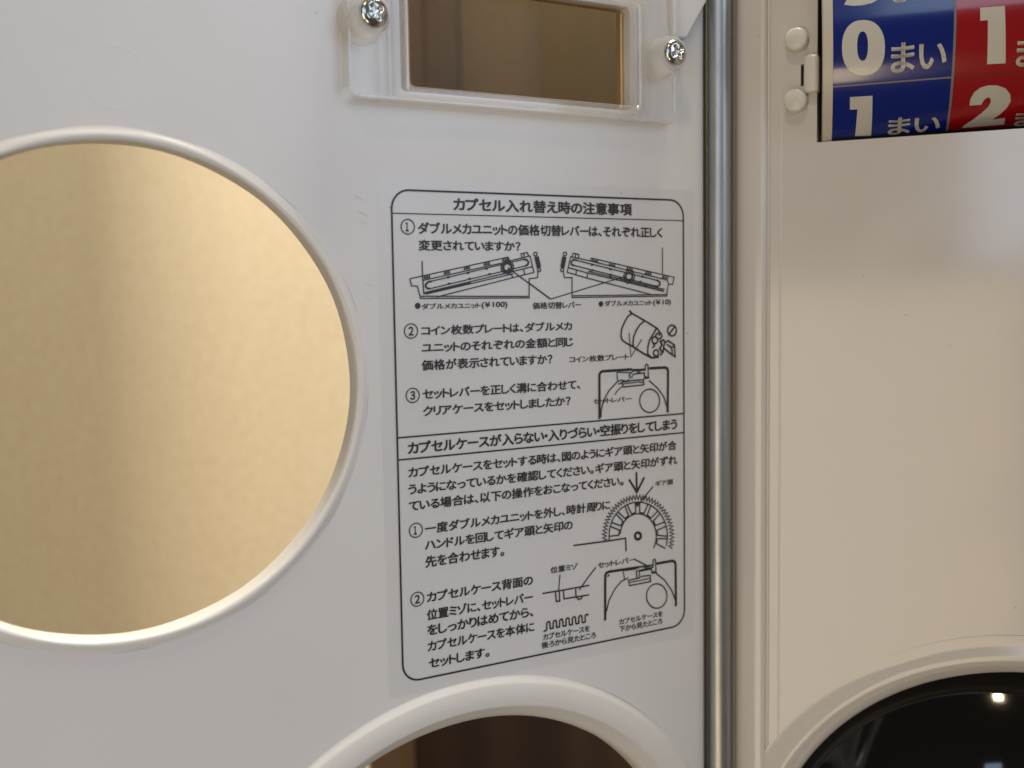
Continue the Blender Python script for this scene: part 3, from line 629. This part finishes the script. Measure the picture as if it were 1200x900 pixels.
# ================================================================== the place
# beige board and dark cabinet seen, out of focus, through the openings
def upright(name, path, z0, z1, m, label, cat, parent=None, back=0.012):
    """vertical sheet of real thickness along a floor path"""
    vs = []; fs = []; n = len(path)
    P = [Vector(p) for p in path]
    off = []
    for i in range(n):
        d = (P[min(i + 1, n - 1)] - P[max(i - 1, 0)]).normalized()
        off.append(P[i] + Vector((-d.y, d.x)) * back * 1000)
    for z in (z0, z1):
        vs += [(p.x, p.y, z) for p in P] + [(p.x, p.y, z) for p in off]
    m2 = 2 * n
    for i in range(n - 1):
        fs += [(i, i + 1, m2 + i + 1, m2 + i), (n + i + 1, n + i, m2 + n + i, m2 + n + i + 1), (m2 + i, m2 + i + 1, m2 + n + i + 1, m2 + n + i), (i + 1, i, n + i, n + i + 1)]
    fs += [(0, m2, m2 + n, n), (n - 1, 2 * n - 1, m2 + 2 * n - 1, m2 + n - 1)]
    o = obj(name, vs, fs, m, parent, smooth=True, sharp=40)
    if cat: o['label'] = label; o['category'] = cat
    return o


A, Bc, Cc = Vector((-420, 335)), Vector((-176, 208)), Vector((-101, 214))
path = [tuple(A)]
rr = 34
d1 = (Bc - A).normalized(); d2 = (Cc - Bc).normalized()
for k in range(13):
    t = k / 12
    p = (Bc - d1 * rr) * (1 - t) ** 2 + Bc * 2 * t * (1 - t) + (Bc + d2 * rr) * t ** 2
    path.append(tuple(p))
path.append(tuple(Cc))
upright('wall_board', path, -420, 330, M['board'], 'beige board with a soft corner, blurred behind the large round hole', 'board')

cab = thing('wooden_cabinet', 'dark brown wooden cabinet blurred behind the clear window and the lower left hole', 'cabinet',
            Matrix.Translation((0.1, 0.52, -0.6)))
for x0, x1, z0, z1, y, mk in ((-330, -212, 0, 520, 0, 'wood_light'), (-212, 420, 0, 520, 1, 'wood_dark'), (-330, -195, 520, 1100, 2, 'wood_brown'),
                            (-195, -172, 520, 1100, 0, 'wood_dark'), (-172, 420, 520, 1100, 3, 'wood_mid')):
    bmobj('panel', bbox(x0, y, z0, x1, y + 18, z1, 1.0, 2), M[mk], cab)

# ================================================================== left: the open door, seen from inside
FA = frame((0.8669131, 0.49845931)); FA[2][3] = 17.43 * MM
FB = frame((0.9144631, -0.4046693)); FB[2][3] = 17.43 * MM
UH = 68.97
door = thing('machine_door', 'open white plastic door of a capsule vending machine with round holes and instruction sticker', 'machine door', FA)
X = lambda u: u - UH

C1 = (-43.0, -30.75); C2 = (13.0, -142.0)
outer = [(X(-130), -215), (-5.4, -215), (-5.4, 75), (X(-130), 75)]
h1 = [(X(x), y) for x, y in circle(*C1, 38.2)]
h2 = [(X(x), y) for x, y in circle(*C2, 57.6, 200)]
win = [(X(x), y) for x, y in rrect(2.2, 15.9, 48.0, 34.4, 0.8, 5)]
bm = plate([outer, h1, h2, win], 0.0)
vs, fs = sweep_y([(-5.4, 0), (-4.7, -0.05), (-4.0, -0.22), (-3.4, -0.58), (-2.95, -1.15), (-2.7, -1.9), (-2.7, -3.0), (-2.7, -14)], -215, 75, 1)
vv = [bm.verts.new(v) for v in vs]
for f in fs:
    bm.faces.new([vv[i] for i in f])
for lp, dz in ((win, -4.2),):
    a = [bm.verts.new((x, y, 0)) for x, y in lp]; b = [bm.verts.new((x, y, dz)) for x, y in lp]
    for i in range(len(a)):
        j = (i + 1) % len(a); bm.faces.new((a[i], a[j], b[j], b[i]))
# back skin keeps light from the rear out
panel = bmobj('door_panel', bm, M['door'], door, smooth=True, sharp=25)
bm = plate([[(X(-130), -215), (-7.4, -215), (-7.4, 75), (X(-130), 75)], [(X(x), y) for x, y in circle(*C1, 40)], [(X(x), y) for x, y in circle(*C2, 59, 200)], [(X(x), y) for x, y in rrect(1.2, 14.9, 49, 35.4, 0.8, 5)]], -2.6)
bmobj('door_back', bm, M['door'], door)

wob = lambda a, j: 0.10 * math.sin(5 * a + 0.7) * (j in (3, 4, 5)) + 0.05 * math.sin(13 * a + j)
vs, fs = lathe([(38.2, 0.0), (37.95, 0.04), (37.6, 0.2), (37.3, 0.36), (37.0, 0.44), (36.7, 0.44), (36.4, 0.32), (36.2, 0.05), (36.1, -0.6), (36.1, -2.9), (39.9, -2.9)], X(C1[0]), C1[1], 200, wob=wob)
obj('opening_rim', vs, fs, M['rim'], door, smooth=True, sharp=60, label='rim of the large round hole')
wob2 = lambda a, j: 0.06 * math.sin(4 * a + 1.0) + 0.03 * math.sin(11 * a + j)
vs, fs = lathe([(57.6, 0.0), (57.2, 0.08), (56.9, 0.28), (56.65, 0.55), (56.2, 0.7), (54.2, 0.74), (52.6, 0.72), (52.25, 0.6), (52.0, 0.3), (51.4, -0.3), (50.2, -1.5), (49.6, -2.2), (49.4, -3.0), (49.4, -6.0), (58.8, -6.0)], X(C2[0]), C2[1], 240, wob=wob2)
obj('opening_rim', vs, fs, M['rim'], door, smooth=True, sharp=60, label='broad rim of the lower round hole')
# faint ejector-pin marks left by the mould
for cx, cy, r in ((-42.2, 14.4, 4.6), (-41.8, -75.4, 4.2), (56.6, -94.0, 3.6)):
    vs, fs = lathe([(r, 0.0), (r - 0.10, 0.014), (r - 0.22, 0.0)], X(cx), cy, 48)
    obj('mould_mark', vs, fs, M['door'], door, smooth=True)
# scuff marks beside the sticker
vs = []; fs = []
for x0, y0, x1, y1 in ((-6.5, -1.2, -4.9, -1.9), (-6.0, -3.6, -4.2, -4.4), (-5.6, -5.2, -4.4, -5.7), (-5.1, -15.2, -3.4, -15.7), (-4.9, -17.5, -3.9, -17.9)):
    ribbon([(X(x0), y0), (X((x0 + x1) / 2), (y0 + y1) / 2 + 0.1), (X(x1), y1)], 0.12, vs, fs, 0.03)
obj('scuff', vs, fs, mat('scuff_mark', (0.60, 0.585, 0.57, 1), 0.6), door)
# small rib running into the screw boss beside the hinge
bmobj('corner_rib', solid([[(X(56.2), 46), (X(57.2), 29.6), (X(60.3), 29.9), (X(65.3), 37.6), (X(70.2) - 6.2, 46)]], -1.0, 1.2, 0.35), M['door'], door)

# ---- instruction sticker
st = thing('instruction_sticker', 'clear instruction sticker with black Japanese text and diagrams on the open door', 'sticker', FA)
bm = solid([[(X(x), y) for x, y in rrect(-2.6, -84.6, 62.8, 2.0, 1.0, 6)]], 0.02, 0.10, 0.03)
bmobj('film', bm, M['film'], st)
ZP = 0.13
vs = []; fs = []
ribbon([(X(x), y) for x, y in rrect(0, RULES[3], 60.15, 0, 3.1, 9)], 0.30, vs, fs, ZP, closed=True)
obj('printed_border', vs, fs, M['print'], st)
for y, w in ((RULES[0], 0.16), (RULES[1], 0.26), (RULES[2], 0.26)):
    vs = []; fs = []
    ribbon([(X(0.17), y), (X(59.98), y)], w, vs, fs, ZP)
    obj('printed_rule', vs, fs, M['print'], st)
for s, x0, y0, x1, y1, wt in TEXTS:
    v2, fs = text_fit(s, x0, y0, x1, y1, (0.020, 0.026, 0.030)[wt])
    obj('printed_text', [(X(x), y, ZP + z) for x, y, z in v2], fs, M['print'], st)
for n, cx, cy in CIRCLED:
    vs = []; fs = []
    ribbon([(X(x), y) for x, y in circle(cx, cy, 1.2, 32)], 0.17, vs, fs, ZP, closed=True)
    hw = 0.34 if n == '1' else 0.46
    v2, f2 = text_fit('１２３'['123'.index(n)], cx - hw - (0.06 if n == '1' else 0), cy - 0.74, cx + hw * (0.5 if n == '1' else 1), cy + 0.74, 0.03)
    b = len(vs); vs += [(X(x), y, ZP + z) for x, y, z in v2]; fs += [tuple(i + b for i in f) for f in f2]
    obj('printed_number', vs, fs, M['print'], st)
for cx, cy in BULLETS:
    obj('printed_bullet', [(X(x), y, ZP) for x, y in circle(cx, cy, 0.5, 20)], [tuple(range(20))], M['print'], st)
for dg_ in DIAGRAMS:
    vs = []; fs = []
    for k, (w, pts) in enumerate(dg_):
        ribbon([(X(x), y) for x, y in pts], w * 1.18, vs, fs, ZP + 0.0012 * (k % 40))
    obj('printed_diagram', vs, fs, M['print'], st)

# ---- clear window cover screwed to the door
def shift(lp): return [(X(x), y) for x, y in lp]
cover = obj('window_cover', [], [], M['acrylic'], door)
bm = solid([shift(rrect(-8.2, 13.6, 57.6, 60, 2.2, 8)), shift(rrect(2.2, 15.9, 48.0, 34.4, 0.8, 5))], 1.9, 2.9, 0.35)
bmobj('flange', bm, M['acrylic'], cover)
# raised box walls round the opening and the bars between box and ears
bm = solid([shift(rrect(1.2, 14.7, 49.0, 35.6, 1.6, 6)), shift(rrect(2.5, 16.2, 47.7, 34.1, 0.8, 5))], -3.2, 3.3, 0.3)
bmobj('recess_wall', bm, M['acrylic_edge'], cover)
for u in (-1.4, 48.9):
    bmobj('rib', bbox(X(u), 14.2, 0.6, X(u + 0.5), 58, 3.5, 0.15, 2), M['acrylic_edge'], cover)
bmobj('rib', bbox(X(-6.5), 13.7, 0.1, X(56.5), 14.4, 3.3, 0.2, 2), M['acrylic_edge'], cover)
bmobj('rib', bbox(X(-8.0), 15.5, 0.1, X(-7.4), 58, 3.0, 0.2, 2), M['acrylic_edge'], cover)
bmobj('rib', bbox(X(55.2), 15.2, 2.9, X(55.9), 22.4, 3.8, 0.3, 3), M['acrylic_edge'], cover)
bmobj('rib', bbox(X(55.2), 29.6, 2.9, X(55.9), 58, 3.8, 0.3, 3), M['acrylic_edge'], cover)
bmobj('pane', solid([shift(rrect(2.3, 16.0, 47.9, 34.3, 0.8, 5))], -3.1, -2.1, 0.15), M['pane'], cover)
bmobj('pane_glint_bar', bbox(X(4.1), 16.7, -2.05, X(4.5), 34.0, -1.7, 0.08, 2), mat('amber_glint', (0.85, 0.58, 0.30, 1), 0.3), cover)  # highlight lines along the pane, put in as amber-coloured bars
bmobj('pane_glint_bar', bbox(X(47.25), 16.4, -2.05, X(47.5), 33.6, -1.6, 0.08, 2), bpy.data.materials['amber_glint'], cover)
bmobj('pane_glint_bar', bbox(X(46.9), 16.4, -2.05, X(47.5), 17.1, -1.7, 0.1, 2), mat('pale_amber_glint', (0.80, 0.68, 0.45, 1), 0.2), cover)
# greasy smears and dust on the pane
import random
random.seed(4)
vs = []; fs = []
for cx, cy, n, sp in ((5.6, 31.5, 3, 0.9), (11.5, 31.6, 3, 1.1), (7.6, 28.4, 2, 0.6), (35, 31.0, 7, 2.4), (41.5, 30.6, 5, 1.6), (39, 28, 3, 1.8), (20, 19.4, 2, 0.9), (36, 20.6, 3, 1.6)):
    for k in range(n):
        x = cx + random.uniform(-sp, sp); y = cy + random.uniform(-sp, sp) * 0.5
        a = random.uniform(-0.9, 0.2); L = random.uniform(0.25, 0.8)
        ribbon([(X(x), y), (X(x + L * math.cos(a) * .5), y + L * math.sin(a) * .45), (X(x + L * math.cos(a)), y + L * math.sin(a))], random.uniform(0.08, 0.2), vs, fs, -2.05 + 0.001 * k)
obj('smear', vs, fs, clear('smear_film', milk=0.10, rough=0.3, edge=0.2), cover)

for u, v, bx in ((-4.6, 26.3, 0), (54.0, 25.8, 0)):
    vs, fs = lathe([(4.0, 0.02), (3.75, 1.0), (3.3, 1.9), (3.15, 4.7), (3.0, 5.1), (2.6, 5.3), (0.4, 5.3)], X(u), v, 56, cap1=True)
    obj('screw_boss', vs, fs, M['boss'], door, smooth=True, sharp=35)
    # pan-head screw with a pressed cross recess
    n = 64; vs = []; fs = []
    Rh = 2.35
    rings = [Rh * math.sin(math.pi / 2 * (j + 1) / 22) for j in range(22)]
    def hz(x, y):
        r = math.hypot(x, y)
        z = 1.25 * math.sqrt(max(0, 1 - (r / Rh) ** 2 * 0.985)) ** 0.75
        c, s = math.cos(0.5), math.sin(0.5)
        a, b = abs(x * c + y * s), abs(-x * s + y * c)
        def bar(p, q):
            e = 1 / (1 + math.exp((q - 0.30) / 0.05)); f = 1 / (1 + math.exp((p - 1.2) / 0.08)); return e * f
        return z - 0.85 * max(bar(a, b), bar(b, a)) * (1 - 0.35 * r / Rh)
    vs.append((X(u), v, 5.3 + hz(0, 0)))
    for r in rings:
        for i in range(n):
            a = 2 * math.pi * i / n; x, y = r * math.cos(a), r * math.sin(a)
            vs.append((X(u) + x, v + y, 5.3 + hz(x, y)))
    b0 = 1 + (len(rings) - 1) * n
    for i in range(n):
        a = 2 * math.pi * i / n
        vs.append((X(u) + Rh * math.cos(a), v + Rh * math.sin(a), 5.3))
    for i in range(n):
        k = (i + 1) % n
        fs.append((0, 1 + i, 1 + k))
        for j in range(len(rings)):
            fs.append((1 + j * n + i, 1 + (j + 1) * n + i, 1 + (j + 1) * n + k, 1 + j * n + k))
    obj('screw', vs, fs, M['screw'], door, smooth=True)

# ================================================================== hinge
hinge = thing('hinge_rod', 'vertical zinc-plated steel hinge rod between the door and the machine body', 'hinge rod', Matrix.Translation((0, 0, -0.2)))
def tube(r, z0, z1, n=48):
    vs, fs = lathe([(r, z0), (r, z1)], 0, 0, n, True, True); return vs, fs
vs, fs = tube(2.45, 0, 300)
obj('rod', vs, fs, M['steel'], hinge, smooth=True, sharp=40)
bmobj('bracket', bbox(-5.0, -1.2, 257.5, 2.2, 8, 300, 0.4), mat('hinge_bracket_metal', (0.07, 0.06, 0.05, 1), 0.4, metal=0.6), hinge)

# ================================================================== right: the machine body
body = thing('machine_body', 'white plastic machine body right of the hinge rod, below and around the number drum', 'machine body', FB)
CB = (59.0, -137.0)
outer = [(9.9, -215), (130, -215), (130, 75), (9.9, 75)]
hb = circle(*CB, 57.5, 220)
op = [(18.4, 10.05), (110, 10.05), (110, 62), (18.4, 62)]
slot = [(15.4, 20.6), (16.1, 20.6), (16.1, 24.6), (15.4, 24.6)]
bm = plate([outer, hb, op, slot], 0.0)
for lp, dz in ((op, -2.2), (slot, -2.2)):
    a = [bm.verts.new((x, y, 0)) for x, y in lp]; b = [bm.verts.new((x, y, dz)) for x, y in lp]
    for i in range(len(a)):
        j = (i + 1) % len(a); bm.faces.new((a[i], a[j], b[j], b[i]))
bmobj('front_panel', bm, M['body'], body)
vs, fs = sweep_y([(2.7, -14), (2.7, -2.6), (2.9, -1.5), (3.3, -0.75), (4.0, -0.1), (4.9, 0.35), (6.0, 0.62), (7.2, 0.7), (8.3, 0.7), (8.8, 0.62), (9.12, 0.38), (9.25, 0.0), (9.3, -0.35), (9.55, -0.42), (9.78, -0.3), (9.9, 0.0)], -215, 75)
obj('side_flange', vs, fs, M['body'], body, smooth=True, sharp=60)
vs, fs = sweep_y([(11.6, 0.004), (11.8, 0.06), (12.0, 0.004)], -190, 17.0)
obj('mould_line', vs, fs, M['body'], body, smooth=True)
wob3 = lambda a, j: 0.05 * math.sin(3 * a)
vs, fs = lathe([(57.5, 0.0), (57.0, 0.01), (56.4, 0.05), (55.8, 0.12), (55.2, 0.24), (54.6, 0.40), (54.0, 0.58), (53.4, 0.7), (52.9, 0.6), (52.5, 0.35), (51.9, -0.1), (51.0, -0.9), (50.3, -1.6), (49.95, -2.4), (49.9, -7.0), (54, -7.0)], *CB, 240, wob=wob3)
obj('opening_rim', vs, fs, M['body'], body, smooth=True, sharp=60)
# dark channel behind the rod
vs, fs = sweep_y([(-7.0, -3.4), (3.0, -3.2)], -215, 75)
obj('hinge_channel', vs, fs, M['channel'], body)
for x, y in ((14.85, 28.9), (14.75, 17.75)):
    vs, fs = lathe([(2.15, 0.0), (2.12, 1.7), (2.0, 2.05), (1.7, 2.2), (0.5, 2.24)], x, y, 40, cap1=True)
    obj('locating_pin', vs, fs, M['pin'], body, smooth=True, sharp=50)
bmobj('catch_tab', bbox(16.15, 19.0, -1.2, 18.9, 26.0, 1.9, 0.7, 4), M['pin'], body, smooth=True, sharp=50)
bmobj('added_shade_wall', bbox(116, -215, -10, 121, 75, 42, 1.5, 3), M['body'], body)  # unseen wall, added to keep window light off the hinge area
# gutter that the drum sits in
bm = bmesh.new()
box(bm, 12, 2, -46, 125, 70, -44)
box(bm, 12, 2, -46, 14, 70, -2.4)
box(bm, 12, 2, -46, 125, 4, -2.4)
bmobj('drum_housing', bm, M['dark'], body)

# ---- coin number drum
FD = FB @ Matrix(((0.98339, -0.02328, 0.18001, 0.4983 * MM), (0.02367, 0.99972, 0.00000, 32.2918 * MM), (-0.17996, 0.00426, 0.98367, -14.4860 * MM), (0, 0, 0, 1)))
drum = thing('number_drum', 'coin count drum with white numerals on blue and red bands above the body panel', 'number drum', FD)
YC, ZC, RD = 0.0, 0.0, 28.0
def onc(u, th, r): a = math.radians(th); return (u, YC - r * math.sin(a), ZC + r * math.cos(a))
def band(name, u0, u1, t0, t1, r, m, thick=0.3, n=90, label=None):
    vs = []; fs = []
    for i in range(n + 1):
        t = t0 + (t1 - t0) * i / n
        vs += [onc(u0, t, r - thick), onc(u0, t, r), onc(u1, t, r), onc(u1, t, r - thick)]
    for i in range(n):
        for a, b in ((0, 1), (1, 2), (2, 3), (3, 0)):
            fs.append((4 * i + a, 4 * (i + 1) + a, 4 * (i + 1) + b, 4 * i + b))
    return obj(name, vs, fs, m, drum, smooth=True, sharp=40, label=label)
band('drum_shell', 17.0, 108, -180, 180, RD - 0.35, M['dark'], 1.5, 120)
band('end_rim', 15.6, 17.15, -180, 180, RD + 0.15, M['cream'], 3.0, 120)
band('end_rim', 15.45, 15.6, -180, 180, RD - 0.15, M['cream'], 3.0, 120)
band('blue_band', 17.2, 37.1, -80, 51.9, RD, M['blue'], label='blue band of the drum')
band('red_band', 37.4, 57.0, -80, 51.9, RD, M['red'], label='red band of the drum')
band('blue_band', 57.3, 77, -80, 51.9, RD, M['blue'], label='blue band of the drum')
band('divider', 37.05, 37.45, -80, 51.9, RD + 0.02, M['greyline'], 0.2)
band('divider', 17.2, 37.05, 29.3, 29.9, RD + 0.05, M['greyline'], 0.1, 6)
band('divider', 37.45, 57.0, 29.5, 29.9, RD + 0.05, mat('dark_divider', (0.16, 0.01, 0.01, 1), 0.35), 0.1, 6)
bm = bmesh.new()
box(bm, 12, -3, -3, 16, 3, 3)
bmobj('axle_stub', bm, M['dark'], drum)

def wrap(name, loops=None, tv=None, tf=None):
    """flat art in (u, degrees) laid on the drum surface"""
    if loops: bm = plate(loops, 0)
    else:
        bm = bmesh.new(); vv = [bm.verts.new((x, y, 0)) for x, y in tv]
        for f in tf:
            try: bm.faces.new([vv[i] for i in f])
            except ValueError: pass
    lo = min(v.co.y for v in bm.verts); hi = max(v.co.y for v in bm.verts); t = lo + 1.5
    while t < hi:
        bmesh.ops.bisect_plane(bm, geom=list(bm.verts) + list(bm.edges) + list(bm.faces), plane_co=(0, t, 0), plane_no=(0, 1, 0)); t += 1.5
    for v in bm.verts: v.co = Vector(onc(v.co.x, v.co.y, RD + 0.07))
    for f in bm.faces: f.normal_update()
    me = bpy.data.meshes.new(name)
    for v in bm.verts: v.co *= MM
    bm.to_mesh(me); bm.free(); me.materials.append(M['digit'])
    for p in me.polygons: p.use_smooth = True
    o = bpy.data.objects.new(name, me); COL.objects.link(o); o.parent = drum
    # numerals face outwards
    nsum = sum((p.normal.z for p in me.polygons))
    if nsum < 0: me.flip_normals()
    return o
wrap('printed_numeral', [ZERO_O, ZERO_I]); wrap('printed_numeral', [ONE_B]); wrap('printed_numeral', [ONE_R])
wrap('printed_numeral', [TWO]); wrap('printed_numeral', [THREE])
for x0, t1, x1, t0 in MAI:
    v2, fs = text_fit("まい", x0, -t1, x1, -t0, 0.022, 0.16)
    wrap('printed_text', None, [(x, -y) for x, y, z in v2], fs)

# ---- black glossy dome behind the body opening
dome = thing('black_dome', 'glossy black dome showing inside the round opening at the lower right', 'dome', FB @ Matrix.Translation((50 * MM, -137 * MM, 0)))
prof = [(75 * math.sin(math.radians(a)), -66 + 75 * math.cos(math.radians(a))) for a in range(60, 0, -2)]
vs, fs = lathe([(65, prof[0][1] - 6)] + prof + [(0.3, 9.0)], 0, 0, 96, cap1=True)
obj('dome_shell', vs, fs, M['black'], dome, smooth=True)
